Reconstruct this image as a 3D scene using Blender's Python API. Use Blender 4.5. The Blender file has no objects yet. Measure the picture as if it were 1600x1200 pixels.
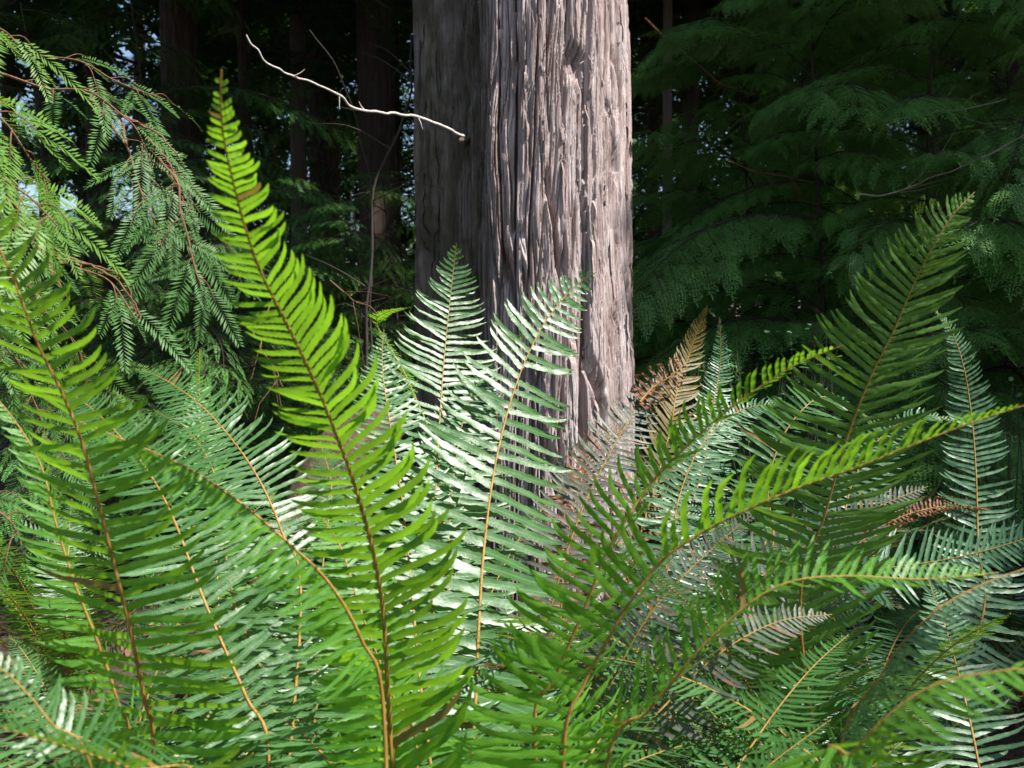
import bpy, math, random
import numpy as np
R = math.radians
rng = np.random.default_rng(7)
random.seed(7)
sc = bpy.context.scene
COL = sc.collection

# ------------------------------------------------------------------ camera
CAM = np.array([0.0, 0.0, 1.15]); PITCH = R(-3.0); FPX = 1540.0
FW = np.array([0, math.cos(PITCH), math.sin(PITCH)]); UP = np.array([0, -math.sin(PITCH), math.cos(PITCH)])
def W(px, py, d):
    return CAM + d * (FW + np.array([1, 0, 0]) * (px - 800) / FPX - UP * (py - 600) / FPX)
def project(P):
    v = np.asarray(P) - CAM; d = v @ FW
    return 800 + FPX * v[..., 0] / d, 600 - FPX * (v @ UP) / d, d
cam = bpy.data.cameras.new('camera'); camo = bpy.data.objects.new('camera', cam); COL.objects.link(camo)
camo.location = CAM; camo.rotation_euler = (R(90) + PITCH, 0, 0)
cam.sensor_width = 36; cam.lens = 36 * FPX / 1600; cam.clip_start = .05; cam.clip_end = 400
cam.dof.use_dof = True; cam.dof.focus_distance = 2.0; cam.dof.aperture_fstop = 10
sc.camera = camo

# ------------------------------------------------------------------ light
EL, AZ = R(55), R(120)
SUN = np.array([math.sin(AZ) * math.cos(EL), math.cos(AZ) * math.cos(EL), math.sin(EL)])
wd = bpy.data.worlds.new("World"); sc.world = wd; wd.use_nodes = True
nt = wd.node_tree; sky = nt.nodes.new('ShaderNodeTexSky'); sky.sky_type = 'NISHITA'; sky.sun_disc = False
sky.sun_elevation = EL; sky.sun_rotation = AZ
nt.links.new(sky.outputs[0], nt.nodes['Background'].inputs[0]); nt.nodes['Background'].inputs[1].default_value = 0.08
sl = bpy.data.lights.new('sun', 'SUN'); sl.energy = 5.0; sl.angle = R(.53); sl.color = (1.0, .955, .90)
so = bpy.data.objects.new('sun', sl); COL.objects.link(so)
from mathutils import Vector
so.rotation_euler = Vector(SUN).to_track_quat('Z', 'Y').to_euler(); so.location = (4, -4, 12)
sc.view_settings.view_transform = 'Standard'; sc.view_settings.look = 'None'; sc.view_settings.exposure = 1.14
sc.cycles.max_bounces = 8; sc.cycles.diffuse_bounces = 3; sc.cycles.glossy_bounces = 2; sc.cycles.transmission_bounces = 4

# ------------------------------------------------------------------ mesh accumulator
class Geo:
    def __init__(s): s.v = []; s.f4 = []; s.f3 = []; s.m4 = []; s.m3 = []; s.n = 0; s.att = []
    def add(s, v, f4=None, f3=None, mat=0, att=None):
        v = np.asarray(v, float).reshape(-1, 3)
        if f4 is not None and len(f4): f4 = np.asarray(f4, int).reshape(-1, 4) + s.n; s.f4.append(f4); s.m4.append(np.full(len(f4), mat))
        if f3 is not None and len(f3): f3 = np.asarray(f3, int).reshape(-1, 3) + s.n; s.f3.append(f3); s.m3.append(np.full(len(f3), mat))
        s.v.append(v); s.n += len(v); s.att.append(np.zeros(len(v)) if att is None else np.asarray(att, float).ravel())
    def inst(s, tv, tf4, B, T, mat=0):        # B (k,3,3) columns = basis, T (k,3)
        k = len(T)
        if not k: return
        v = np.einsum('kij,nj->kni', B, tv) + T[:, None, :]
        f = tf4[None] + (np.arange(k) * len(tv))[:, None, None]
        s.add(v, f.reshape(-1, 4), mat=mat)
    def data(s, name, mats, off=(0, 0, 0), smooth=True):
        v = np.concatenate(s.v) - np.asarray(off)
        f4 = np.concatenate(s.f4) if s.f4 else np.zeros((0, 4), int); f3 = np.concatenate(s.f3) if s.f3 else np.zeros((0, 3), int)
        me = bpy.data.meshes.new(name); me.vertices.add(len(v)); me.vertices.foreach_set('co', v.astype(np.float32).ravel())
        lp = np.concatenate([f4.ravel(), f3.ravel()]); me.loops.add(len(lp)); me.loops.foreach_set('vertex_index', lp.astype(np.int32))
        nf = len(f4) + len(f3); me.polygons.add(nf)
        st = np.concatenate([np.arange(len(f4)) * 4, len(f4) * 4 + np.arange(len(f3)) * 3])
        me.polygons.foreach_set('loop_start', st.astype(np.int32))
        mi = np.concatenate([np.concatenate(s.m4) if s.m4 else np.zeros(0), np.concatenate(s.m3) if s.m3 else np.zeros(0)])
        me.polygons.foreach_set('material_index', mi.astype(np.int32))
        me.polygons.foreach_set('use_smooth', np.full(nf, smooth))
        for m in (mats if isinstance(mats, (list, tuple)) else [mats]): me.materials.append(m)
        a = np.concatenate(s.att)
        if a.any():
            at = me.attributes.new('mark', 'FLOAT', 'POINT'); at.data.foreach_set('value', a.astype(np.float32))
        me.update(calc_edges=True); me.validate()
        return me
def link(name, data, parent=None, loc=None):
    o = bpy.data.objects.new(name, data); COL.objects.link(o)
    if parent is not None: o.parent = parent
    if loc is not None: o.location = loc
    return o
def tag(o, label=None, cat=None, group=None, kind=None):
    if label: o['label'] = label
    if cat: o['category'] = cat
    if group: o['group'] = group
    if kind: o['kind'] = kind
    return o
def nrm(a): return a / np.maximum(np.linalg.norm(a, axis=-1, keepdims=True), 1e-9)
def curve(P, n=80):
    P = np.asarray(P, float); Q = np.vstack([2 * P[0] - P[1], P, 2 * P[-1] - P[-2]]); out = []
    for i in range(len(P) - 1):
        p0, p1, p2, p3 = Q[i:i + 4]; t = np.linspace(0, 1, 16, endpoint=False)[:, None]
        out.append(.5 * ((2 * p1) + (-p0 + p2) * t + (2 * p0 - 5 * p1 + 4 * p2 - p3) * t**2 + (-p0 + 3 * p1 - 3 * p2 + p3) * t**3))
    out.append(P[-1:]); C = np.vstack(out)
    s = np.concatenate([[0], np.cumsum(np.linalg.norm(np.diff(C, axis=0), axis=1))])
    u = np.linspace(0, s[-1], n)
    return np.stack([np.interp(u, s, C[:, k]) for k in range(3)], 1), u
def tube(g, C, rad, sides=6, mat=0, cap=True):
    C = np.asarray(C, float); n = len(C); rad = np.broadcast_to(np.asarray(rad, float), (n,))
    T = nrm(np.gradient(C, axis=0)); ref = np.array([.31, .17, .93]) if abs(T[0] @ [.31, .17, .93]) < .93 else np.array([1., 0, 0])
    N = [nrm(np.cross(T[0], ref))]
    for i in range(1, n): N.append(nrm(N[-1] - (N[-1] @ T[i]) * T[i]))
    N = np.array(N); B = np.cross(T, N); a = np.arange(sides) * 2 * math.pi / sides
    v = C[:, None] + rad[:, None, None] * (np.cos(a)[None, :, None] * N[:, None] + np.sin(a)[None, :, None] * B[:, None])
    i, j = np.meshgrid(np.arange(n - 1), np.arange(sides), indexing='ij'); j2 = (j + 1) % sides
    f = np.stack([i * sides + j, i * sides + j2, (i + 1) * sides + j2, (i + 1) * sides + j], -1).reshape(-1, 4)
    g.add(v.reshape(-1, 3), f, mat=mat)
    if cap:
        e = v[-1]; g.add(np.vstack([e, C[-1:]]), None, [[k, (k + 1) % sides, sides] for k in range(sides)], mat)

# ------------------------------------------------------------------ noise
def h2(i, j, seed=0):
    x = (i * 374761393 + j * 668265263 + seed * 1442695041) & 0xffffffff
    x = ((x ^ (x >> 13)) * 1274126177) & 0xffffffff; x ^= x >> 16
    return (x & 0xffffff) / float(0xffffff)
def vn(x, y, seed=0):
    xi = np.floor(x).astype(np.int64); yi = np.floor(y).astype(np.int64); fx = x - xi; fy = y - yi
    fx = fx * fx * (3 - 2 * fx); fy = fy * fy * (3 - 2 * fy)
    a = h2(xi, yi, seed); b = h2(xi + 1, yi, seed); c = h2(xi, yi + 1, seed); d = h2(xi + 1, yi + 1, seed)
    return (a + (b - a) * fx) * (1 - fy) + (c + (d - c) * fx) * fy
def fbm(x, y, o=3, seed=0):
    r = 0; am = .5
    for k in range(o): r = r + am * vn(x * 2**k, y * 2**k, seed + k * 7); am *= .5
    return r / (1 - .5**o)
def voro(x, y, seed=0):
    xi = np.floor(x).astype(np.int64); yi = np.floor(y).astype(np.int64)
    f1 = np.full(x.shape, 9.); f2 = np.full(x.shape, 9.); c = np.zeros(x.shape); c2 = np.zeros(x.shape); off = np.zeros(x.shape)
    for a in (-1, 0, 1):
        for b in (-1, 0, 1):
            px = xi + a + h2(xi + a, yi + b, seed); py = yi + b + h2(xi + a, yi + b, seed + 91)
            dx = x - px; d = np.hypot(dx, y - py); m = d < f1
            f2 = np.where(m, f1, np.minimum(f2, d)); c = np.where(m, h2(xi + a, yi + b, seed + 33), c); off = np.where(m, dx, off)
            f1 = np.where(m, d, f1)
    return f1, f2, c, off
def ss(a, b, x): t = np.clip((x - a) / (b - a), 0, 1); return t * t * (3 - 2 * t)

# ------------------------------------------------------------------ materials
def mat_new(name):
    m = bpy.data.materials.new(name); m.use_nodes = True; t = m.node_tree
    return m, t, t.nodes['Principled BSDF'], t.nodes['Material Output']
def ramp(t, src, stops):
    r = t.nodes.new('ShaderNodeValToRGB'); e = r.color_ramp.elements
    e[0].position = stops[0][0]; e[0].color = (*stops[0][1], 1); e[1].position = stops[-1][0]; e[1].color = (*stops[-1][1], 1)
    for p, c in stops[1:-1]: x = e.new(p); x.color = (*c, 1)
    t.links.new(src, r.inputs[0]); return r.outputs[0]
def mixc(t, f, a, b):
    m = t.nodes.new('ShaderNodeMix'); m.data_type = 'RGBA'
    for s, v in ((m.inputs[0], f), (m.inputs[6], a), (m.inputs[7], b)):
        if isinstance(v, bpy.types.NodeSocket): t.links.new(v, s)
        elif isinstance(v, (int, float)): s.default_value = v
        else: s.default_value = (*v, 1)
    return m.outputs[2]
def noise(t, scale, detail=3, stretch=None, rough=.5):
    n = t.nodes.new('ShaderNodeTexNoise'); n.inputs['Scale'].default_value = scale; n.inputs['Detail'].default_value = detail
    n.inputs['Roughness'].default_value = rough
    tc = t.nodes.new('ShaderNodeTexCoord')
    if stretch:
        mp = t.nodes.new('ShaderNodeMapping'); mp.inputs['Scale'].default_value = stretch
        t.links.new(tc.outputs['Object'], mp.inputs[0]); t.links.new(mp.outputs[0], n.inputs[0])
    else: t.links.new(tc.outputs['Object'], n.inputs[0])
    return n.outputs[0]
def leaf_mat(name, top, top2, under, trans, rough=.42, tf=.35, spec=.5, spots=None, bump=0, spotlim=.62):
    m, t, p, out = mat_new(name); g = t.nodes.new('ShaderNodeNewGeometry')
    c = mixc(t, g.outputs['Random Per Island'], top, top2)
    nz = noise(t, 25, 2); c = mixc(t, ramp(t, nz, [(.35, (0, 0, 0)), (.75, (.5, .5, .5))]), c, tuple(x * 1.45 for x in top2))
    if spots:
        s = noise(t, 55, 3); a = t.nodes.new('ShaderNodeMath'); a.operation = 'MULTIPLY_ADD'; a.inputs[1].default_value = .30
        t.links.new(g.outputs['Random Per Island'], a.inputs[0]); t.links.new(s, a.inputs[2])
        c = mixc(t, ramp(t, a.outputs[0], [(spotlim - .03, (0, 0, 0)), (spotlim + .04, (1, 1, 1))]), c, spots)
    if bump and name.endswith('fern_leaf'):
        at = t.nodes.new('ShaderNodeAttribute'); at.attribute_name = 'mark'
        vn_ = ramp(t, at.outputs['Fac'], [(.80, (0, 0, 0)), (.95, (.6, .6, .6))]); c = mixc(t, vn_, c, tuple(x * 2.0 + .02 for x in top2)); under = mixc(t, vn_, under, tuple(x * 1.5 + .02 for x in under))
        nz2 = noise(t, 90, 3); under = mixc(t, ramp(t, nz2, [(.45, (0, 0, 0)), (.7, (.25, .25, .25))]), under, tuple(x * .55 for x in top2))
    u = mixc(t, g.outputs['Backfacing'], c, under)
    t.links.new(u, p.inputs['Base Color']); p.inputs['Roughness'].default_value = rough
    p.inputs['Specular IOR Level'].default_value = spec
    if bump:
        b = t.nodes.new('ShaderNodeBump'); b.inputs['Strength'].default_value = bump; b.inputs['Distance'].default_value = .002
        t.links.new(noise(t, 220, 2), b.inputs['Height']); t.links.new(b.outputs[0], p.inputs['Normal'])
    tr = t.nodes.new('ShaderNodeBsdfTranslucent')
    tc = mixc(t, g.outputs['Random Per Island'], trans, tuple(x * .65 for x in trans)); t.links.new(tc, tr.inputs[0])
    mx = t.nodes.new('ShaderNodeMixShader'); mx.inputs[0].default_value = tf
    t.links.new(p.outputs[0], mx.inputs[1]); t.links.new(tr.outputs[0], mx.inputs[2]); t.links.new(mx.outputs[0], out.inputs[0])
    return m
def bark_mat(name, c1, c2, c3, scale=1.0, moss_shade=None, rough=.85, bd=.010, mark=False):
    m, t, p, out = mat_new(name)
    a = noise(t, 9 * scale, 4, (4, 4, .35)); b = noise(t, 70 * scale, 3, (3, 3, .10)); d = noise(t, 3 * scale, 2, (1, 1, .5))
    c = ramp(t, a, [(.3, c1), (.5, c2), (.72, c3)])
    c = mixc(t, ramp(t, b, [(.35, (.55, .55, .55)), (.6, (0, 0, 0))]), c, tuple(x * .6 for x in c1))
    if mark:
        at = t.nodes.new('ShaderNodeAttribute'); at.attribute_name = 'mark'
        c = mixc(t, ramp(t, at.outputs['Fac'], [(.0, (1, 1, 1)), (.36, (0, 0, 0))]), c, (.13, .06, .04))
    if moss_shade:
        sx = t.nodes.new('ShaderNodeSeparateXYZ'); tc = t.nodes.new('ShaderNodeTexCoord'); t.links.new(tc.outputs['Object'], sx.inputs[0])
        mm = t.nodes.new('ShaderNodeMapRange'); mm.inputs[1].default_value = moss_shade[0]; mm.inputs[2].default_value = moss_shade[1]
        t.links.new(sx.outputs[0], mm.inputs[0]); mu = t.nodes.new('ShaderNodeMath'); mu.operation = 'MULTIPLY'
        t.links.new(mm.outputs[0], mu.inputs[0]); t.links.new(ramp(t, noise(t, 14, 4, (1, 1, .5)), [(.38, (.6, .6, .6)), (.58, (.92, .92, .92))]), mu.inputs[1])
        c = mixc(t, mu.outputs[0], c, (.078, .070, .040))  # left lobe: mossy tint, with its shade also darkened into the colour
    t.links.new(c, p.inputs['Base Color']); p.inputs['Roughness'].default_value = rough; p.inputs['Specular IOR Level'].default_value = .25
    bp = t.nodes.new('ShaderNodeBump'); bp.inputs['Distance'].default_value = bd; bp.inputs['Strength'].default_value = .9
    f_ = noise(t, 260 * scale, 3, (3, 3, .10)); ad = t.nodes.new('ShaderNodeMath'); ad.operation = 'MULTIPLY_ADD'; ad.inputs[1].default_value = .45
    t.links.new(f_, ad.inputs[0]); t.links.new(b, ad.inputs[2]); t.links.new(ad.outputs[0], bp.inputs['Height']); t.links.new(bp.outputs[0], p.inputs['Normal'])
    return m
M_FERN = leaf_mat('fern_leaf', (.027, .085, .024), (.044, .122, .028), (.085, .19, .03), (.34, .68, .03), .43, .24, .68, bump=.2)
M_YOUNG = leaf_mat('young_fern_leaf', (.060, .18, .022), (.085, .23, .026), (.12, .30, .03), (.40, .80, .03), .5, .48, .6, bump=.2)
M_BLUE = leaf_mat('dark_fern_leaf', (.034, .105, .040), (.052, .145, .050), (.06, .13, .05), (.14, .34, .05), .46, .22, 1.0, bump=.2)
M_DYING = leaf_mat('dying_fern_leaf', (.050, .105, .050), (.095, .095, .085), (.12, .13, .07), (.26, .28, .08), .5, .22, .5, spots=(.22, .10, .05), bump=.3, spotlim=.86)
M_DEAD = leaf_mat('dead_fern_leaf', (.12, .055, .03), (.20, .10, .055), (.16, .08, .045), (.35, .17, .06), .6, .25, .35)
M_GOLD = leaf_mat('golden_fern_leaf', (.10, .09, .022), (.15, .11, .03), (.12, .10, .03), (.30, .22, .05), .5, .3, .35)
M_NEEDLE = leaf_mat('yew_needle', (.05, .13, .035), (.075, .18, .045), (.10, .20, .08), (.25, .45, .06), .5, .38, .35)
M_NEEDLE2 = leaf_mat('sunny_yew_needle', (.08, .185, .035), (.12, .24, .045), (.18, .32, .08), (.55, .88, .05), .5, .45, .5)  # brighter copy of the yew needles, backlight put into the colour
M_CEDAR = leaf_mat('cedar_scale', (.11, .27, .07), (.16, .35, .085), (.14, .27, .09), (.3, .6, .1), .45, .36, .9)
M_HEM = leaf_mat('soft_green_foliage', (.075, .20, .045), (.11, .27, .055), (.05, .11, .03), (.12, .3, .03), .5, .25, .4)
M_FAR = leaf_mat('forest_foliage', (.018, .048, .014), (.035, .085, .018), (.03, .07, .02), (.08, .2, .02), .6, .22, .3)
M_LEAF = leaf_mat('shrub_leaf', (.05, .15, .06), (.07, .2, .08), (.09, .2, .08), (.2, .45, .08), .45, .3, .5)
M_SPOT = leaf_mat('browning_leaf', (.16, .12, .04), (.24, .15, .05), (.2, .14, .05), (.45, .35, .06), .5, .3, .5)
M_STEM = bark_mat('fern_stem', (.26, .135, .028), (.36, .21, .05), (.42, .27, .08), 4, rough=.5, bd=.0005)
M_SCALE = leaf_mat('fern_scale', (.30, .13, .03), (.42, .22, .06), (.36, .18, .05), (.5, .25, .05), .6, .3, .3)
M_TRUNK = bark_mat('cedar_bark', (.33, .235, .215), (.54, .44, .425), (.72, .635, .625), 1, moss_shade=(-.07, -.15), mark=True)
M_BARK = bark_mat('dark_bark', (.05, .035, .025), (.09, .062, .045), (.14, .11, .09), 1)
M_BARK2 = bark_mat('grey_bark', (.10, .07, .05), (.17, .13, .105), (.26, .22, .19), 1)
M_BARK3 = bark_mat('pale_bark', (.36, .27, .22), (.48, .39, .33), (.6, .53, .48), 1)
M_TWIG = bark_mat('brown_twig', (.11, .05, .026), (.18, .09, .05), (.25, .15, .10), 6, bd=.0005)
M_DRY = bark_mat('bleached_twig', (.40, .33, .30), (.55, .49, .46), (.65, .6, .57), 6, bd=.0005)
M_DSTEM = bark_mat('dark_stem', (.03, .025, .02), (.055, .045, .035), (.08, .065, .05), 6, bd=.0005)
m, t, p, out = mat_new('forest_soil'); M_SOIL = m
c = ramp(t, noise(t, 6, 8, rough=.7), [(.3, (.022, .014, .009)), (.52, (.06, .036, .022)), (.75, (.12, .075, .045))])
t.links.new(c, p.inputs['Base Color']); p.inputs['Roughness'].default_value = .95
bp = t.nodes.new('ShaderNodeBump'); bp.inputs['Distance'].default_value = .03; t.links.new(noise(t, 30, 5), bp.inputs['Height']); t.links.new(bp.outputs[0], p.inputs['Normal'])

# ------------------------------------------------------------------ ground
def gz(x, y):
    return .10 * (fbm(x * .5 + 9, y * .5 + 4, 3, 5) - .5) + np.clip(y - 5, 0, 60) * .025
n = 220
lin = np.sign(np.linspace(-1, 1, n)) * np.abs(np.linspace(-1, 1, n))**2.2 * 90
X, Y = np.meshgrid(lin, lin + 3, indexing='ij')
g = Geo(); i, j = np.meshgrid(np.arange(n - 1), np.arange(n - 1), indexing='ij')
g.add(np.stack([X, Y, gz(X, Y)], -1).reshape(-1, 3), np.stack([i * n + j, (i + 1) * n + j, (i + 1) * n + j + 1, i * n + j + 1], -1).reshape(-1, 4))
tag(link('ground', g.data('ground', M_SOIL)), kind='structure')
def G(x, y): return float(gz(np.array(x, float), np.array(y, float)))

# fallen litter on the forest floor (nobody could count it)
g = Geo(); k = 9000
lx = rng.uniform(-3.5, 3.5, k); ly = rng.uniform(.3, 9, k); lz = gz(lx, ly) + .012
tv = np.array([[-.5, 0, 0], [0, .18, .06], [.5, 0, 0], [0, -.18, .05]]); tf = np.array([[0, 3, 2, 1]])
A = rng.uniform(0, 6.28, k); S = rng.uniform(.02, .075, k); tl = rng.normal(0, .3, (k, 2))
B = np.stack([np.stack([np.cos(A), np.sin(A), tl[:, 0]], 1), np.stack([-np.sin(A), np.cos(A), tl[:, 1]], 1), np.tile([0, 0, 1.], (k, 1))], 2) * S[:, None, None]
g.inst(tv, tf, B, np.stack([lx, ly, lz], 1))
tag(link('leaf_litter', g.data('leaf_litter', M_DEAD)), 'brown dead needles and leaves strewn over the dark forest floor', 'leaf litter', kind='stuff')

# ------------------------------------------------------------------ the great cedar
def trunk_mesh():
    cR = np.array([.13, 3.62]); rR = .300; cL = np.array([-.165, 3.80]); rL = .195
    C0 = np.array([.03, 3.66])
    # angles measured so that -90deg (facing the camera) is dense
    fine = np.linspace(R(-90 - 112), R(-90 + 105), 760); rest = np.linspace(fine[-1], fine[0] + 2 * math.pi, 50)[1:-1]
    th = np.concatenate([fine, rest]); zz = np.concatenate([np.linspace(-.05, 2.75, 950), np.linspace(2.75, 16, 110)[1:]])
    TH, Z = np.meshgrid(th, zz, indexing='ij')
    d = np.stack([np.cos(TH), np.sin(TH)], -1)
    tap = 1 - .045 * (Z - .9)/1.4 * .9 + .28 * np.exp(-np.clip(Z, 0, 9) / .16) * .8
    tap = np.where(Z > 2.3, tap[:, :] * np.exp(-(Z - 2.3) * .045), tap)
    def far(c, r):
        q = (C0 - c); b = (d * q).sum(-1); cc = (q @ q) - (r * tap)**2; disc = b * b - cc
        return np.where(disc > 0, -b + np.sqrt(np.maximum(disc, 0)), 0)
    r1 = far(cR, rR); r2 = far(cL, rL)
    k = 200; rm = np.maximum(r1, r2); rad = rm + np.log(np.exp(k * (r1 - rm)) + np.exp(k * (r2 - rm))) / k
    a = TH * .32; w = (fbm(a * 5, Z * 1.1, 3, 3) - .5) * .045 + (fbm(a * 24, Z * 4, 3, 8) - .5) * .011
    aw = a + w
    f1, f2, c1, o1 = voro(aw / .062, Z / 1.15 + 3.1 * h2(np.floor(aw / .062).astype(np.int64), 0), 4)
    e1 = f2 - f1
    g1, g2, c2, o2 = voro((aw + w * .5) / .021, Z / .50, 14); e2 = g2 - g1
    k1, k2, c3, o3 = voro((aw + .02 * np.sin(Z * 5)) / .012, Z / .28, 24); e3 = k2 - k1
    fib = fbm(aw * 300, Z * 12, 2, 40); lump = fbm(a * 9, Z * 2.0, 3, 50)
    disp = .036 * ss(0, .13, e1) + .024 * (c1 - .5) * ss(0, .06, e1) + .013 * ss(0, .18, e2) + .009 * (c2 - .5) * ss(0, .12, e2) + .004 * ss(0, .2, e3) + .006 * (c3 - .5) + .004 * (fib - .5) + .016 * (lump - .5)
    disp += .010 * o1 * (c1 > .5) * ss(0, .1, e1) + .005 * o2 * (c2 > .5) * ss(0, .1, e2)
    rad = rad + disp - .045
    P = np.stack([C0[0] + rad * d[..., 0] - .006 * (Z - 1.0), C0[1] + rad * d[..., 1], Z], -1)
    nt_, nz_ = TH.shape; i, j = np.meshgrid(np.arange(nt_), np.arange(nz_ - 1), indexing='ij'); i2 = (i + 1) % nt_
    f = np.stack([i * nz_ + j, i2 * nz_ + j, i2 * nz_ + j + 1, i * nz_ + j + 1], -1).reshape(-1, 4)
    g = Geo(); g.add(P.reshape(-1, 3), f, att=np.clip(.02 + ss(0, .3, e1) * .45 * ss(0, .3, e2) + c2 * .35 + c3 * .2, 0.01, 1).ravel())
    return g, P, th, zz
C0 = (.03, 3.66, 0)
cedar = tag(link('cedar_tree', None, loc=C0), 'massive old cedar with peeling reddish grey bark, sunlit on its right side', 'tree')
g, TP, TTH, TZZ = trunk_mesh()
# loose peeling strips of bark
for k in range(280):
    it = rng.integers(60, 700); iz = rng.integers(330, 900); L = int(rng.integers(20, 120)); wd_ = rng.uniform(.002, .012)
    if rng.random() < .35: L = int(rng.integers(15, 40)); wd_ = rng.uniform(.001, .0025)
    iz2 = np.clip(np.arange(iz, iz - L, -4), 0, 940); u = np.linspace(0, 1, len(iz2))
    base = TP[np.clip(it + (np.sin(u * 3 + k) * 3).astype(int), 0, 759), iz2]; out_ = nrm(base - np.array([C0[0], C0[1], 0])) * [1, 1, 0]
    lift = .010 + rng.uniform(.002, .02) * u**2; side = np.cross(out_, [0, 0, 1]); sw = rng.normal(0, .012) * u[:, None]**2
    c = base + out_ * lift[:, None] + side * sw
    wv = wd_ * np.sqrt(np.clip(1.02 - u, 0, 1))[:, None]; tw = rng.normal(0, .6)
    sd = nrm(side + out_ * np.sin(u * 2 * tw)[:, None])
    v = np.stack([c - sd * wv, c + out_ * .002, c + sd * wv], 1); nn = len(u)
    q = np.arange(nn - 1)[:, None] * 3
    g.add(v.reshape(-1, 3), np.concatenate([q + [0, 1, 4, 3], q + [1, 2, 5, 4]]), att=np.full(nn * 3, .5))
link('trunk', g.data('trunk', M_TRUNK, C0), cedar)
g = Geo()
tw = [(724, 214, 3.34), (700, 203, 3.28), (676, 192, 3.22), (652, 184, 3.18), (622, 179, 3.12), (590, 177, 3.05), (560, 172, 3.0), (544, 165, 2.97), (532, 152, 2.94), (508, 139, 2.9), (484, 129, 2.86), (456, 120, 2.82), (430, 108, 2.78), (412, 96, 2.76), (404, 80, 2.74), (394, 72, 2.73), (384, 56, 2.72)]
C, u = curve([W(*q) for q in tw], 90); C += np.stack([vn(u * 45, u * 0, 1), vn(u * 45, u * 0, 2), vn(u * 45, u * 0, 3)], 1) * .005
tube(g, C, np.linspace(.0048, .0020, 90) * (1 + .25 * vn(u * 90, u * 0, 6)), 7)
for f_, dx, dz in ((.25, .01, -.02), (.5, -.012, .014), (.62, .0, -.02), (.8, .02, .01)):
    b = C[int(f_ * 89)]; tube(g, [b, b + [dx, 0, dz], b + [dx * 1.6, 0, dz * 2.0]], [.0022, .0015, .0008], 5)
link('dead_branch', g.data('dead_branch', M_DRY, C0), cedar)
# broken stub and knots where the branch leaves the trunk
for (px, py, r) in ((727, 218, .012),):
    g = Geo(); b = W(px, py, 3.42); tube(g, [b + [0, .06, 0], b + [0, 0, .004], b + [-.02, -.03, -.01]], [r * 1.3, r, r * .5], 9); link('branch_stub', g.data('branch_stub', M_BARK2, C0), cedar)
# its crown, high above
# ------------------------------------------------------------------ foliage templates
def quads_leaf(p, d, nrmv, L, w):      # narrow pointed leaf: 6 verts as 2 quads (folded)
    s = np.cross(nrmv, d)
    return np.array([p, p + d * L * .45 - s * w, p + d * L, p + d * L * .45 + s * w])
def cedar_spray(L=.25, npair=9, sub=5, seed=0, droop=.15, lw=.0045, sl=.02):
    r = np.random.default_rng(seed); V = []; F = []
    def leaf(p, ang, l, w, z=0):
        d = np.array([math.cos(ang), math.sin(ang), -.12 + z]); q = quads_leaf(p, d, np.array([0, 0, 1.]), l, w)
        k = len(V) * 4; V.append(q); F.append([k, k + 1, k + 2, k + 3])
    for i in range(npair * 2):
        t = (i + .5) / (npair * 2); x = L * t; sd = 1 if i % 2 else -1
        bl = L * .42 * math.sin(math.pi * min(1, (t * .75 + .25)))**.8 * (1 - t * .55) * r.uniform(.8, 1.15)
        ang = sd * (R(58) - t * R(22) + r.normal(0, .06)); base = np.array([x, 0, -droop * L * t * t])
        leaf(base - [L * .02, 0, 0], 0, L / npair * .75, lw * .6)
        n_ = max(2, int(sub * 2 * bl / (L * .42)))
        for k in range(n_):
            u = (k + .3) / n_; a2 = ang - sd * .35 * u
            p = base + np.array([math.cos(ang), math.sin(ang), 0]) * bl * u + [0, 0, -droop * bl * u * u * 1.5]
            s2 = 1 if k % 2 else -1
            leaf(p, a2 + s2 * R(38) * (1 - .3 * u), sl * (1.15 - .5 * u) * r.uniform(.8, 1.2), lw, r.normal(0, .15))
            leaf(p, a2, bl / n_ * 1.25, lw * .75)
    leaf(np.array([L * .96, 0, -droop * L]), 0, sl * 1.3, lw)
    V = np.concatenate(V); F = np.array(F)
    return V, F
def needle_spray(L=.12, n=22, nl=.016, w=.0011, seed=0, droop=.2):
    r = np.random.default_rng(seed); V = []; F = []
    for i in range(n * 2):
        t = (i + .5) / (n * 2); sd = 1 if i % 2 else -1; x = L * t
        l = nl * (1 - .45 * max(0, t - .6) / .4) * (.6 + .4 * min(1, t * 5)) * r.uniform(.85, 1.1); a = sd * (R(64) - R(22) * t + r.normal(0, .07))
        d = np.array([math.cos(a), math.sin(a), r.normal(.02, .1)]); p = np.array([x, 0, -droop * L * t * t])
        s = np.cross([0, 0, 1.], d)
        k = len(V) * 6; V.append(np.array([p - s * w * .4, p + s * w * .4, p + d * l * .6 + s * w, p + d * l + [0, 0, -.05 * l], p + d * l * .6 - s * w, p + d * l * .6]))
        F += [[k, k + 1, k + 2, k + 4], [k + 4, k + 2, k + 3, k + 3]]
    V = np.concatenate(V); F4 = np.array([f for f in F if f[2] != f[3]]); F3 = [f for f in F if f[2] == f[3]]
    F4 = np.concatenate([F4, np.array([[f[0], f[1], f[2], f[2]] for f in F3])])
    return V, F4
CS = [cedar_spray(.24, 8, 4, s, .3, .0042, .034) for s in range(3)]
CSF = [cedar_spray(.24, 6, 2, s + 5, .35, .011, .05) for s in range(3)]
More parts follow.
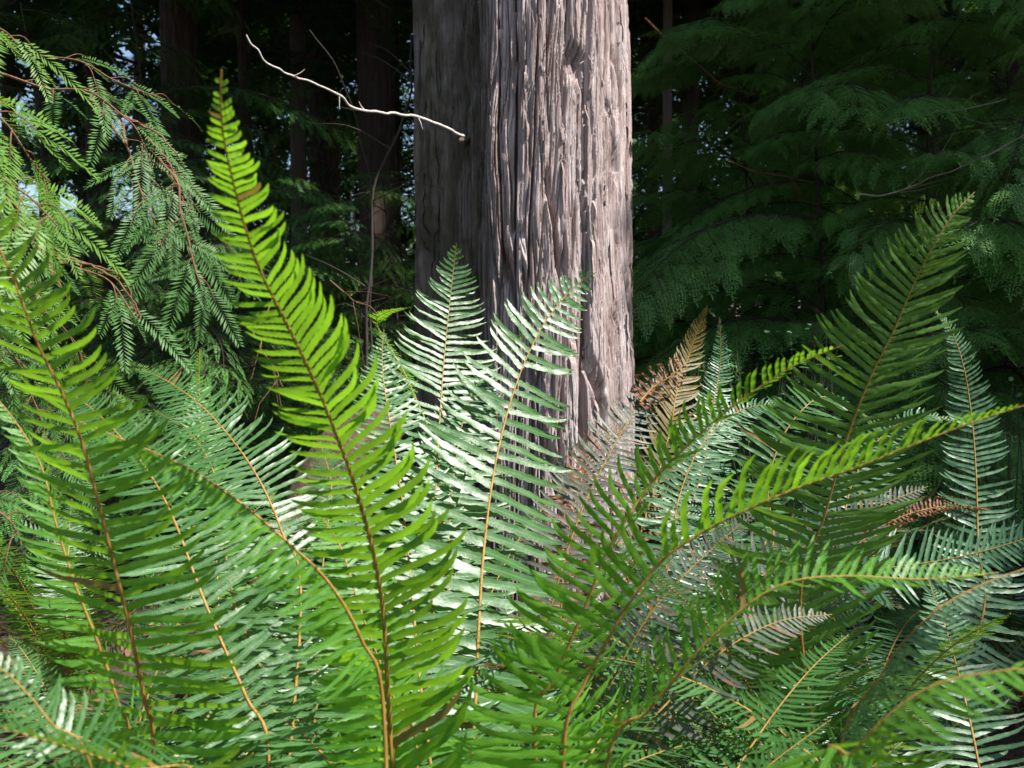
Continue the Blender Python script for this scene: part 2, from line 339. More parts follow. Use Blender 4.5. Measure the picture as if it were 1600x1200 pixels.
def needle_simple(L=.12, n=20, nl=.017, w=.0015, seed=0, droop=.2):
    r = np.random.default_rng(seed); V = []; F = []
    for i in range(n * 2):
        t = (i + .5) / (n * 2); sd = 1 if i % 2 else -1; x = L * t
        l = nl * (1 - .5 * max(0, t - .55) / .45) * (.55 + .45 * min(1, t * 5)) * r.uniform(.85, 1.1); a = sd * (R(66) - R(26) * t + r.normal(0, .07))
        d = np.array([math.cos(a), math.sin(a), r.normal(.0, .10)]); p = np.array([x, 0, -droop * L * t * t]); s = np.cross([0, 0, 1.], d)
        k = len(V) * 4; V.append(np.array([p, p + d * l * .55 - s * w, p + d * l, p + d * l * .55 + s * w])); F.append([k, k + 1, k + 2, k + 3])
    return np.concatenate(V), np.array(F)
NS = [needle_simple(.095, 22, .0185, .00135, s) for s in range(3)]
NSS = [needle_simple(.11, 12, .022, .0028, s + 9) for s in range(3)]
def basis(d, up, scale):
    d = nrm(d); y = nrm(np.cross(up, d)); z = np.cross(d, y)
    return np.stack([d, y, z], -1) * np.asarray(scale)[..., None, None]

# ------------------------------------------------------------------ canopy, kept open where the sun reaches the photograph's lit places
def lit(P):         # shadow of the point on the plane z = 1.1: inside the sunlit clearing?
    q = P - SUN * ((P[:, 2] - 1.1) / SUN[2])[:, None]; x, y = q[:, 0], q[:, 1]
    n_ = fbm(x * 1.3 + 20, y * 1.3 + 20, 2, 77) - .5
    a = (x > -3.0) & (x < .85 + n_ * .5 + .7 * ((y > 2.3) & (y < 3.9)) + .45 * ((y > .75) & (y < 1.25))) & (y > -.6) & (y < 4.5 + .5 * n_ - .3 * (x > .3))
    a |= (x > .5) & (x < 1.15) & (y > 1.5) & (y < 2.1)
    a |= (x > .3) & (x < 1.3) & (y > .75) & (y < 1.25 + n_ * .5)
    a |= (x > -2.8) & (x < -.3) & (y > 4.2) & (y < 8.5) & (n_ > .0)
    a &= ~((x > -.12) & (x < .18) & (y > .64) & (y < .80))
    a |= (x > .9) & (x < 3.4) & (y > 4.6) & (y < 7.5) & (fbm(x * 2.2 + 3, y * 2.2, 2, 12) > .60)
    tt_ = np.clip((1.38 - x) / 1.28, 0, 1); a |= np.hypot(x - 1.38 + 1.28 * tt_, y - 8.8 - .87 * tt_) < .45
    return a
def crown_mesh(name, base, h0, h1, rad, nb, mats, seed, off, big=2.3, spacing=.30):
    r = np.random.default_rng(seed); g = Geo(); D = []; T = []; U = []; S = []
    for k in range(nb):
        z = h0 + (h1 - h0) * (k + r.random()) / nb; az = k * 2.4 + r.normal(0, .4); L = rad * (1 - .62 * (z - h0) / (h1 - h0)) * r.uniform(.6, 1.1)
        if z < h0 + 2: L *= .75
        n_ = max(3, int(L / spacing)); u = np.linspace(.15, 1, n_); dr = np.array([math.cos(az), math.sin(az), 0])
        p = base + dr * (L * u)[:, None]; p[:, 2] = base[2] + z + .25 * L * u * (1 - u * 1.7)
        keep = ~lit(p)
        if keep[0] or True:
            c, _ = curve([base + [0, 0, z - .1]] + [p[0], p[n_ // 2], p[-1]], 8)
            if keep.all(): tube(g, c, np.linspace(.028, .006, 8), 4, 1, False)
        for s in (-1, 1, 0):
            pp = p[keep] + r.normal(0, .05, (keep.sum(), 3)); m_ = len(pp)
            if not m_: continue
            a2 = az + s * R(60) + r.normal(0, .2, m_)
            D.append(np.stack([np.cos(a2), np.sin(a2), r.uniform(-.5, -.05, m_)], 1)); T.append(pp)
            U.append(np.stack([r.normal(0, .2, m_), r.normal(0, .2, m_), np.ones(m_)], 1)); S.append(big * r.uniform(.7, 1.25, m_))
    if D:
        D = np.concatenate(D); T = np.concatenate(T); U = np.concatenate(U); S = np.concatenate(S); B = basis(D, U, S); w_ = r.integers(0, 3, len(T))
        for q in range(3): g.inst(*CSF[q], B[w_ == q], T[w_ == q])
    return g.data(name, mats, off, smooth=False)
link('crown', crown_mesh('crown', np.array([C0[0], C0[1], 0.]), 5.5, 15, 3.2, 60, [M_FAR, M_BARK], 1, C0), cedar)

def bg_trunk(seed, hgt=16, strip=.06):
    r = np.random.default_rng(seed); na, nz_ = 64, 260; th = np.arange(na) * 2 * math.pi / na; zz = np.concatenate([np.linspace(0, 6, 200), np.linspace(6, hgt, 61)[1:]])
    TH, Z = np.meshgrid(th, zz, indexing='ij'); x = TH / (2 * math.pi) * 14
    f1, f2, c, o = voro(np.mod(x + (fbm(x, Z, 2, seed) - .5) * .0, 14), Z / .8, seed)
    rad = 1 * (1 - .035 * Z) + .25 * np.exp(-Z / .25) + .13 * ss(0, .3, f2 - f1) * np.minimum(1, 4 * np.minimum(TH, 2 * math.pi - TH)) + .12 * (c - .5) * 0
    bx = .25 * np.sin(Z * .25 + seed); by = .2 * np.cos(Z * .2 + seed)
    g = Geo(); n2 = len(zz); P = np.stack([rad * np.cos(TH) + bx - bx[:, :1], rad * np.sin(TH) + by - by[:, :1], Z], -1)
    i, j = np.meshgrid(np.arange(na), np.arange(n2 - 1), indexing='ij'); i2 = (i + 1) % na
    g.add(P.reshape(-1, 3), np.stack([i * n2 + j, i2 * n2 + j, i2 * n2 + j + 1, i * n2 + j + 1], -1).reshape(-1, 4))
    return g
TM = [bg_trunk(s) for s in (3, 11, 19)]
TD = {}
def trunk_data(k, m):
    if (k, m.name) not in TD: TD[(k, m.name)] = TM[k].data('trunk', m)
    return TD[(k, m.name)]
# px, width px, depth, material, crown base, crown radius, label
BG = [
 (22, 22, 9.0, M_BARK, 2.6, 2.6, 'dark slim trunk against the sky gaps at far left edge'),
 (88, 30, 13., M_BARK, 4, 3, 'dark trunk left of centre of the upper left needle branches'),
 (165, 40, 11., M_BARK, 3.4, 3, 'broad dark trunk behind the upper left yew twig'),
 (222, 20, 16., M_BARK, 4, 3, 'distant thin black trunk just left of the broad twin trunk'),
 (292, 58, 7.2, M_BARK, 4.0, 3, 'broad nearly black trunk above the tip of the tall near frond'),
 (386, 21, 8.0, M_BARK, 3.6, 2.4, 'straight dark trunk touched by the tip of the bleached twig'),
 (469, 25, 8.6, M_BARK2, 4.2, 2.6, 'slim brown trunk catching light low down, below the bleached twig'),
 (512, 46, 12., M_BARK, 4.5, 3, 'dark broad trunk behind the slim brown trunk'),
 (597, 60, 8.0, M_BARK, 4.5, 3, 'ridged dark brown trunk standing left of the great cedar'),
 (624, 16, 8.8, M_BARK, 4.5, 2, 'thin brown trunk hugging the right of the ridged grey trunk'),
 (345, 16, 19, M_BARK, 5, 3, 'far thin trunk behind the straight dark trunk'),
 (430, 16, 20, M_BARK, 5, 3, 'far thin trunk seen under the middle of the bleached twig'),
 (128, 18, 21, M_BARK, 6, 3, 'far thin trunk amid the sky gaps at upper left'),
 (1042, 15, 8.8, M_BARK3, 4.2, 2.3, 'slender pale sunlit trunk right of the great cedar'),
 (1067, 26, 9.6, M_BARK2, 4.4, 2.8, 'reddish brown trunk just behind the slender pale trunk'),
 (1020, 18, 15., M_BARK, 5, 3, 'far dark trunk between the great cedar and the pale trunk'),
 (1580, 42, 7.6, M_BARK2, 4, 3, 'brown trunk at the far right edge behind cedar boughs'),
 (1270, 34, 10., M_BARK2, 4.4, 3.2, 'brown trunk glimpsed behind the right hand cedar saplings'),
 (1440, 34, 13., M_BARK, 4.5, 3.2, 'dark trunk hidden deep behind the right hand boughs'),
 (1170, 26, 15., M_BARK, 4.5, 3.2, 'far dark trunk between the pale trunk and the cedar saplings'),
]
for k, (px, wp, d, mt, h0, cr, lab) in enumerate(BG):
    b = W(px, 560, d); b[2] = G(b[0], b[1]) - .1; rr = wp * d / FPX / 2
    o = tag(link('forest_tree', None, loc=b), lab, 'tree', 'dark forest trees behind the great cedar')
    t_ = link('trunk', trunk_data(k % 3, mt), o); t_.scale = (rr * .95, rr * .95, 1); t_.rotation_euler = (R(rng.normal(0, .5)), R(rng.normal(0, .5)), k * 1.3)
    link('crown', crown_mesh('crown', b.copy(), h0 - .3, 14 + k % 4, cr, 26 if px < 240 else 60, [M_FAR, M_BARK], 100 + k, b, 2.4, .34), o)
# tall trees added, most beyond the frame edges, so their crowns shade the wood
for k, (x, y, cr) in enumerate([(4.6, 2.6, 3.6), (7.2, 4.6, 3.8), (6.5, .4, 3.6), (3.6, -3.8, 3.2), (9.5, 1.8, 3.8), (8.8, 8., 3.8), (5.2, 6.6, 3.4), (3.2, 9.0, 3.2), (-5.5, 2.0, 3), (12, 5, 4), (.6, 7.6, 3)]):
    b = np.array([x, y, G(x, y) - .1])
    o = tag(link('forest_tree', None, loc=b), 'tall dark evergreen added to shade the wood, mostly outside the frame', 'tree', 'added shade trees around the clearing')
    t_ = link('trunk', trunk_data(k % 3, M_BARK), o); t_.scale = (.17, .17, 1); t_.rotation_euler = (0, 0, k * 1.3)
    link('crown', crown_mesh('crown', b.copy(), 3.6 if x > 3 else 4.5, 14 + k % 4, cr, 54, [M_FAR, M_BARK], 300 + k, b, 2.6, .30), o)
# far wood reading as one mass
g = Geo(); r = np.random.default_rng(5); k = 22000
az = r.uniform(R(-48), R(48), k); dd = r.uniform(20, 40, k)**1; px_ = 800 + FPX * np.tan(az)
zt = -.5 + 16.5 * r.random(k)**1.35; P = np.stack([dd * np.sin(az), dd * np.cos(az), zt + dd * .02], 1)
qx, qy, qd = project(P)
hole = (fbm(qx / 70, qy / 60, 3, 61) > np.where(qx < 260, .33, np.where(qx < 700, .70, .85))) & (qy < 330)
P = P[~hole]; k = len(P); a2 = r.uniform(0, 6.28, k)
B = basis(np.stack([np.cos(a2), np.sin(a2), r.uniform(-.6, .1, k)], 1), np.stack([r.normal(0, .4, k), r.normal(0, .4, k) - .4, np.ones(k)], 1), r.uniform(3.0, 6.5, k))
w_ = r.integers(0, 3, k)
for q in range(3): g.inst(*CSF[q], B[w_ == q], P[w_ == q])
tag(link('far_forest', g.data('far_forest', M_FAR, smooth=False)), 'distant shadowy evergreen wood closing off the view with sky gaps', 'forest', kind='stuff')

# ------------------------------------------------------------------ saplings with boughs
def bough(seed, L, kind, mats, dens=1.0, sag=.35, ss_=1.0):
    r = np.random.default_rng(seed); g = Geo()
    n = 14; u = np.linspace(0, 1, n); C = np.stack([L * u, .06 * L * np.sin(u * 3 + seed), L * (.28 * u - (.28 + sag) * u**2)], 1)
    tube(g, C, np.linspace(.007, .002, n) * (L**.5), 5, 1, False)
    D = []; T = []; U = []; S = []
    nt_ = int(L / .085 * dens); T0 = nrm(np.gradient(C, axis=0))
    for i in range(nt_):
        t_ = .12 + .88 * (i + .5) / nt_; p = np.array([np.interp(t_, u, C[:, q]) for q in range(3)]); tg = np.array([np.interp(t_, u, T0[:, q]) for q in range(3)])
        for s in (-1, 1):
            ll = L * .34 * math.sin(math.pi * min(1, .22 + t_ * .72)) * r.uniform(.7, 1.2); a = s * (R(58) + r.normal(0, .12))
            dr = np.array([tg[0] * math.cos(a) - tg[1] * math.sin(a), tg[0] * math.sin(a) + tg[1] * math.cos(a), tg[2] * .7 - .1])
            m = max(1, int(ll / .10)); q_ = p
            if ll > .12: tube(g, [p, p + dr * ll * .5 + [0, 0, -.02 * ll], p + dr * ll + [0, 0, -.12 * ll]], [.0022, .0015, .0008], 4, 1, False)
            for k in range(m):
                v = (k + .3) / m; b = p + dr * ll * v + [0, 0, -.12 * ll * v * v]
                for s2 in ((-1, 1) if m > 1 else (0,)):
                    aa = s2 * R(48) + r.normal(0, .12); d2 = np.array([dr[0] * math.cos(aa) - dr[1] * math.sin(aa), dr[0] * math.sin(aa) + dr[1] * math.cos(aa), dr[2] - .15 - .25 * r.random()])
                    D.append(d2); T.append(b); U.append([r.normal(0, .18), r.normal(0, .18), 1]); S.append(ss_ * r.uniform(.55, .95) * (1.1 - .35 * v))
            D.append(dr + [0, 0, -.3]); T.append(p + dr * ll * .85 + [0, 0, -.1 * ll]); U.append([0, 0, 1]); S.append(ss_ * .8)
    D.append(np.array([1, 0, -.4])); T.append(C[-1]); U.append([0, 0, 1]); S.append(.9 * ss_)
    D = np.array(D); T = np.array(T); U = np.array(U, float); S = np.array(S); B = basis(D, U, S); w_ = r.integers(0, 3, len(T))
    tmpl = {'cedar': CS, 'hem': NSS, 'needle': NS}[kind]
    for q in range(3): g.inst(*tmpl[q], B[w_ == q], T[w_ == q])
    return g.data('bough', mats, smooth=False)
CB = [bough(s, L, 'cedar', [M_CEDAR, M_DSTEM], 1.0, sg, .78) for s, L, sg in ((1, .9, .16), (2, .7, .1), (3, 1.05, .25), (4, .5, .2), (5, .8, .3))]
HB = [bough(s, L, 'hem', [M_HEM, M_DSTEM], 1.3, sg, 1.25) for s, L, sg in ((11, .9, .3), (12, .7, .2), (13, 1.1, .35), (14, .5, .3))]
def sapling(px, d, h, boughs, label, group, name, seed, lo=.25, n=30, sc0=1.0, stem=.016, mat=M_DSTEM):
    r = np.random.default_rng(seed); b = W(px, 600, d); b[2] = G(b[0], b[1]) - .03
    o = tag(link(name, None, loc=b), label, 'sapling', group)
    g = Geo(); u = np.linspace(0, 1, 24); C = np.stack([.05 * h * np.sin(u * 2.5 + seed) * u, .04 * h * np.cos(u * 2 + seed) * u, h * u], 1)
    tube(g, C, np.linspace(stem, stem * .2, 24), 8); link('trunk', g.data('trunk', mat), o)
    for k in range(n):
        t_ = lo / h + (1 - lo / h) * (k + r.random() * .6) / n; p = [np.interp(t_, u, C[:, q]) for q in range(3)]
        c = link('branch', boughs[r.integers(0, len(boughs))], o, p); s = sc0 * (1.15 - .75 * t_) * r.uniform(.8, 1.2)
        c.rotation_euler = (R(r.normal(0, 8)), R(r.normal(-6, 10)), k * 2.4 + r.normal(0, .3)); c.scale = (s, s, s)
    return o
GR = 'young cedars with drooping boughs on the right'
CED = [(1175, 5.4, 3.2, 'slim cedar sapling with drooping boughs nearest the great cedar'),
 (1300, 4.7, 3.8, 'bushy cedar sapling with layered fan sprays right of centre, above the small round-leaved shrub'),
 (1470, 4.3, 3.6, 'cedar sapling with drooping bluish boughs behind the dark tall frond'),
 (1620, 4.0, 3.4, 'cedar sapling cut off by the right edge of the frame'),
 (1220, 6.6, 4.6, 'taller cedar behind the two slim saplings nearest the trunk'),
 (1400, 6.4, 4.8, 'tall young cedar deep between the bushy sapling and the frame edge'),
 (1560, 6.0, 4.6, 'tall young cedar in front of the brown trunk at far right'),
 (1090, 7.4, 1.9, 'cedar sapling at the foot of the pale sunlit trunk')]
for k, (px, d, h, lab) in enumerate(CED): sapling(px, d, h, CB, lab, GR, 'cedar_sapling', 40 + k, .3, (50 if d < 6 else 56) if h > 2 else 24, 1.1, .014)
GL = 'young hemlocks in the shade on the left'
HEM = [(560, 5.2, 1.9, 'low hemlock sapling left of the great cedar behind the thin dark stems'),
 (625, 6.2, 2.2, 'feathery hemlock sapling tucked against the great cedar'),
 (470, 6.0, 2.0, 'hemlock sapling at the foot of the slim brown trunk'),
 (380, 5.0, 1.7, 'hemlock sapling behind the middle of the tall near frond'),
 (300, 4.2, 1.9, 'dark hemlock sapling behind the hanging blue-green yew sprays'),
 (180, 4.4, 2.3, 'dark hemlock sapling left of the hanging yew sprays'),
 (60, 5.0, 2.8, 'tall hemlock sapling behind the bright yew sprays at left'),
 (240, 6.5, 4.4, 'tall young hemlock under the broad dark trunks'),
 (420, 9.5, 5.0, 'young hemlock with pale tips beside the tip of the bleached twig'),
 (540, 10., 5.0, 'young hemlock in the gap left of the ridged grey trunk'),
 (345, 7.4, 3.0, 'young hemlock between two dark trunks above the tall frond')]
for k, (px, d, h, lab) in enumerate(HEM): sapling(px, d, h, HB, lab, GL, 'hemlock_sapling', 70 + k, .15, 30 if h < 3 else 36, 1.0 if h < 3 else 1.5)

# dead sticks caught in the cedars
def stick(name, pts, r0, r1, mat, label, cat, group=None, twigs=0):
    P = [W(*q) for q in pts]; C, u = curve(P, 40); C += (np.stack([vn(u * 14, u * 0, 1), vn(u * 14, u * 0, 2), vn(u * 14, u * 0, 3)], 1) - .5) * .02
    g = Geo(); b = C[0]; tube(g, C, np.linspace(r0, r1, 40), 6)
    rr = np.random.default_rng(len(label))
    for k in range(twigs):
        i = rr.integers(8, 36); d = nrm(nrm(C[min(39, i + 2)] - C[i]) + rr.normal(0, .6, 3)); L = rr.uniform(.08, .3)
        tube(g, [C[i], C[i] + d * L * .5 + rr.normal(0, .015, 3), C[i] + d * L], [r1, r1 * .7, r1 * .35], 4)
    return tag(link(name, g.data(name, mat, b), loc=b), label, cat, group)
GD = 'dead sticks caught among the right hand boughs'
stick('dead_branch', [(1345, 305, 4.0), (1400, 298, 3.9), (1470, 275, 3.8), (1540, 240, 3.7), (1610, 205, 3.6)],   .0035, .0015, M_BARK3, 'long pale dead branch slanting up to the right edge through the cedar boughs', 'dead branch', GD, 5)
stick('dead_branch', [(1365, 186, 4.4), (1420, 182, 4.3), (1500, 172, 4.2), (1570, 152, 4.1)], .0035, .0015, M_DRY, 'pale dead branch lying level across the upper cedar boughs', 'dead branch', GD, 4)
stick('dead_branch', [(1010, 30, 5.0), (1060, 75, 5.0), (1120, 125, 4.9), (1180, 150, 4.8)], .006, .002, M_TWIG, 'brown arching dead branch beside the great cedar at top', 'dead branch', GD, 3)
stick('dead_branch', [(1140, 250, 4.6), (1200, 272, 4.5), (1270, 285, 4.4)], .004, .002, M_TWIG, 'short brown dead branch amid the dark cedar boughs', 'dead branch', GD, 3)
# vine maple stems left of the cedar
b = W(578, 600, 3.6); b[2] = G(b[0], b[1]); vm = tag(link('maple_sapling', None, loc=b), 'spindly leafless dark-stemmed sapling left of the great cedar', 'sapling')
def stem_part(pts, r0, r1, mat, twigs=6, sd=1):
    C, u = curve([b] + [W(*q) for q in pts], 60); C[1:] += (np.stack([vn(u * 9, u * 0, sd), u * 0, vn(u * 9, u * 0, sd + 4)], 1)[1:] - .5) * .018
    g = Geo(); tube(g, C, np.linspace(r0, r1, 60), 7); rr = np.random.default_rng(sd)
    for k in range(twigs):
        i = rr.integers(20, 56); d = nrm(np.array([rr.choice([-1, 1]) * rr.uniform(.5, 1), rr.normal(0, .4), rr.uniform(-.2, .7)])); L = rr.uniform(.1, .35)
        Cc, _ = curve([C[i], C[i] + d * L * .5 + [0, 0, .02], C[i] + d * L + [0, 0, rr.normal(0, .05)]], 8); tube(g, Cc, np.linspace(r1 * .9, r1 * .2, 8), 4)
    link('stem', g.data('stem', mat, b), vm)
stem_part([(574, 520, 3.6), (582, 400, 3.6), (586, 300, 3.6), (604, 250, 3.6), (628, 200, 3.65), (640, 150, 3.7), (640, 60, 3.8)], .0075, .004, M_DSTEM, 7, 2)
stem_part([(580, 480, 3.62), (588, 380, 3.7), (578, 280, 3.75), (556, 190, 3.7), (530, 120, 3.6), (487, 52, 3.5)], .006, .0025, M_DSTEM, 7, 5)
GT = 'bare dead twigs in the undergrowth left of the cedar'
for k, (pts, lab) in enumerate([([(520, 440, 3.2), (560, 470, 3.1), (600, 500, 3.0)], 'short brown dead twig leaning over the soil hump'),
    ([(650, 300, 4.4), (600, 330, 4.2), (550, 345, 4.1), (520, 330, 4.0)], 'fanned dead twig touching the shaded side of the great cedar'),
    ([(640, 350, 4.2), (590, 365, 4.1), (530, 372, 4.0)], 'level dead twig low on the shaded side of the great cedar'),
    ([(430, 470, 3.0), (400, 520, 2.9), (440, 600, 2.6)], 'thin drooping dead twig behind the tall near frond')]):
    stick('dead_twig', pts, .0026, .001, M_TWIG, lab, 'dead twig', GT, 5)

# ------------------------------------------------------------------ yew boughs from the left
yb = np.array([-2.05, 2.3, G(-2.05, 2.3)])
yew = tag(link('yew_tree', None, loc=yb), 'yew tree reaching in from the left edge with bright flat needle sprays', 'tree')
g = Geo(); u = np.linspace(0, 1, 30); tube(g, np.stack([yb[0] + .05 * np.sin(u * 4), yb[1] + 0 * u, yb[2] + 4.5 * u], 1), np.linspace(.07, .02, 30), 12); link('trunk', g.data('trunk', M_BARK2, yb), yew)
def yew_branch(pts, seed, tw=14, tl=.16, r0=.005, face=(0, -.35, .9), side=(1, 1), sscale=1.0, bare=.0, dro=.35, leaf=None):
    r = np.random.default_rng(seed); g = Geo(); C, u = curve([W(*q) for q in pts], 60); n_ = len(C)
    C += (np.stack([vn(u * 12, u * 0, seed), vn(u * 12, u * 0, seed + 1), vn(u * 12, u * 0, seed + 2)], 1) - .5) * .02
    T0 = nrm(np.gradient(C, axis=0)); tube(g, C, np.linspace(r0, .0012, n_), 6, 1)
    face = nrm(np.array(face)); D = []; P = []; U = []; S = []
    for k in range(tw):
        t_ = bare + (1 - bare) * (k + .5) / tw; i = int(t_ * (n_ - 1)); tg = T0[i]; s = 1 if k % 2 else -1
        if s == 1 and r.random() > side[0] or s == -1 and r.random() > side[1]: continue
        N = nrm(face - (face @ tg) * tg); sd = np.cross(tg, N) * s
        a = R(r.normal(52, 10)); dr = nrm(tg * math.cos(a) + sd * math.sin(a) + r.normal(0, .12, 3) + np.array([0, 0, -dro * r.random()])); L = tl * r.uniform(.6, 1.3) * (1.1 - .5 * t_)
        c2, _ = curve([C[i], C[i] + dr * L * .5 + [0, 0, .008], C[i] + dr * L + [0, 0, -.16 * L]], 8); tube(g, c2, np.linspace(.0011, .0005, 8), 4, 1, False)
        m = max(1, int(L / .045))
        for q in range(m):
            v = (q + .4) / m; bb = C[i] + dr * L * v + [0, 0, .03 * L * math.sin(3 * v) - .16 * L * v * v]
            for s2 in (-1, 1):
                if r.random() < .38: continue
                aa = R(45); sd2 = np.cross(dr, N) * s2; d2 = nrm(dr * math.cos(aa) + sd2 * math.sin(aa) + [0, 0, -.3 * r.random()] + r.normal(0, .1, 3))
                D.append(d2); P.append(bb); U.append(N + r.normal(0, .22, 3)); S.append(sscale * r.uniform(.6, 1.05))
        D.append(nrm(dr + [0, 0, -.25])); P.append(C[i] + dr * L * .55); U.append(N + r.normal(0, .15, 3)); S.append(sscale * r.uniform(1.1, 1.5))
    D = np.array(D); P = np.array(P); B = basis(D, np.array(U), np.array(S)); w_ = r.integers(0, 3, len(P))
    for q in range(3): g.inst(*NS[q], B[w_ == q], P[w_ == q])
    return link('branch', g.data('branch', [leaf or M_NEEDLE, M_TWIG], yb, smooth=False), yew)
Y = [
 ([(-160, 60, 1.9), (-20, 110, 1.85), (70, 130, 1.85), (130, 150, 1.85), (200, 190, 1.85), (245, 245, 1.85), (285, 300, 1.85)], 8, .07, .0036),
 ([(-200, 260, 1.5), (-60, 280, 1.5), (20, 315, 1.5), (60, 370, 1.52), (110, 408, 1.55), (170, 430, 1.6), (212, 492, 1.6)], 7, .07, .0034),
 ([(-240, 90, 1.35), (-120, 140, 1.3), (-20, 170, 1.3), (40, 220, 1.32), (85, 280, 1.35)], 10, .10, .003),
 ([(-220, 180, 1.3), (-110, 220, 1.28), (-30, 260, 1.28), (30, 300, 1.3), (95, 345, 1.3)], 12, .09, .003),
 ([(-150, -10, 1.5), (-60, 10, 1.5), (0, 40, 1.5), (25, 65, 1.5)], 5, .07, .003),
 ([(60, 90, 2.1), (150, 110, 2.1), (210, 135, 2.1), (255, 150, 2.1)], 5, .07, .0025),
 ([(180, 180, 1.9), (215, 260, 1.85), (235, 330, 1.82), (262, 400, 1.8)], 6, .06, .0025),
 ([(245, 245, 1.85), (275, 300, 1.8), (300, 370, 1.78), (318, 450, 1.75)], 7, .06, .0025),
 ([(-100, 400, 1.8), (0, 430, 1.8), (70, 470, 1.85), (110, 540, 1.9), (130, 610, 1.9)], 15, .10, .003),
 ([(-120, 470, 1.7), (-40, 500, 1.7), (20, 560, 1.75), (50, 630, 1.8), (60, 690, 1.8)], 13, .10, .003),
 ([(-100, 760, 1.4), (-40, 770, 1.35), (10, 800, 1.3), (25, 850, 1.3)], 6, .05, .003),
]
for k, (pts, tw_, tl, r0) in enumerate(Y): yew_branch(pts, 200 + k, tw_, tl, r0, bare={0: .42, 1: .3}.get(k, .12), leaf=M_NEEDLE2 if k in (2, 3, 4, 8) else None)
# bare brown twigs hanging with the yew sprays
for pts in ([(-60, 290, 1.5), (60, 375, 1.52), (130, 410, 1.55), (190, 432, 1.57), (215, 497, 1.58)], [(30, 350, 1.52), (90, 400, 1.5), (150, 418, 1.5), (195, 450, 1.5), (222, 500, 1.5)],
    [(230, 215, 1.86), (262, 250, 1.84), (280, 300, 1.8), (300, 335, 1.78)], [(180, 175, 1.86), (240, 205, 1.86), (275, 240, 1.84), (290, 262, 1.84)], [(140, 150, 1.9), (170, 190, 1.9), (200, 235, 1.9), (212, 262, 1.9)], [(60, 385, 1.52), (85, 430, 1.5), (110, 470, 1.5)]):
    g = Geo(); C, u = curve([W(*q) for q in pts], 30); tube(g, C + rng.normal(0, .0012, C.shape), np.linspace(.0028, .0010, 30), 5); link('bare_twig', g.data('bare_twig', M_TWIG, yb), yew)

# ------------------------------------------------------------------ soil hump, log, shrub
g = Geo(); n = 60; u = np.linspace(0, 1, n); A0 = W(380, 700, 3.2); A1 = W(575, 548, 3.0)
C, uu = curve([W(400, 800, 2.6), W(470, 690, 2.75), W(515, 610, 2.85), W(545, 570, 2.95), W(575, 552, 3.15), W(620, 560, 3.5)], n); C[:, 2] -= .25
a = np.arange(40) * 2 * math.pi / 40; T0 = nrm(np.gradient(C, axis=0)); N0 = nrm(np.cross(T0, [0, 0, 1.])); B0 = np.cross(T0, N0)
rad = (.085 - .05 * np.abs(np.linspace(-1, 1, n))[:, None]**3) + .022 * (fbm(np.add.outer(uu * 5, a * 0), np.add.outer(uu * 0, np.abs(a - math.pi) * 2), 3, 9) - .5) * 2
v = C[:, None] + rad[..., None] * (np.cos(a)[None, :, None] * N0[:, None] + np.sin(a)[None, :, None] * B0[:, None])
i, j = np.meshgrid(np.arange(n - 1), np.arange(40), indexing='ij'); j2 = (j + 1) % 40
b = C[0].copy(); g.add(v.reshape(-1, 3), np.stack([i * 40 + j, i * 40 + j2, (i + 1) * 40 + j2, (i + 1) * 40 + j], -1).reshape(-1, 4))
for e, rr_ in ((0, 1), (n - 1, -1)):
    g.add(np.vstack([v[e], C[e:e + 1]]), None, [[k, (k + 1) % 40, 40] for k in range(40)])
M_LOG = bark_mat('rotten_log', (.06, .036, .022), (.11, .07, .048), (.17, .12, .09), 1)
tag(link('fallen_log', g.data('fallen_log', M_LOG, b), loc=b), 'weathered brown fallen log behind the ferns left of the great cedar', 'log')
def shrub(px, py, d, label, seed, n=60, spread=.28):
    r = np.random.default_rng(seed); c = W(px, py, d); b = np.array([c[0], c[1], G(c[0], c[1])]); o = tag(link('leafy_shrub', None, loc=b), label, 'shrub', 'small round-leaved shrubs')
    gs = Geo(); gl = Geo(); a = np.linspace(0, 2 * math.pi, 8, endpoint=False)
    lv = np.vstack([[[0, 0, 0]], np.stack([.55 + .5 * np.cos(a), .42 * np.sin(a), -.08 * np.abs(np.sin(a))], 1)]); lf = np.array([[0, 4, 5, 6], [0, 6, 7, 8], [0, 8, 1, 2], [0, 2, 3, 4]])
    P = []; D = []
    for k in range(16):
        t_ = c + np.array([r.uniform(-spread, spread), r.uniform(-.15, .15), r.uniform(-.13, .04)]); C, _ = curve([b, (b + t_) / 2 + r.normal(0, .03, 3), t_], 20); tube(gs, C, np.linspace(.004, .0012, 20), 5)
        for q in range(n // 16 * 2):
            i = r.integers(9, 20); d_ = nrm(r.normal(0, 1, 3) * [1, 1, .35]); P.append(C[i] + d_ * r.uniform(0, .03)); D.append(d_)
    P = np.array(P); D = np.array(D); B = basis(D, np.array([0, -.3, 1]) + r.normal(0, .25, P.shape), r.uniform(.014, .027, len(P))); gl.inst(lv, lf, B, P)
    link('stem', gs.data('stem', M_DSTEM, b), o); link('leaves', gl.data('leaves', M_LEAF, b), o)
shrub(1205, 535, 3.3, 'small round-leaved shrub behind the curling tip of the right hand frond', 1, 90)
shrub(1330, 520, 3.5, 'low round-leaved shrub behind the dark tall frond', 2, 70, .3)
shrub(1590, 600, 3.0, 'round-leaved shrub in shade at the right edge', 3, 60, .25)

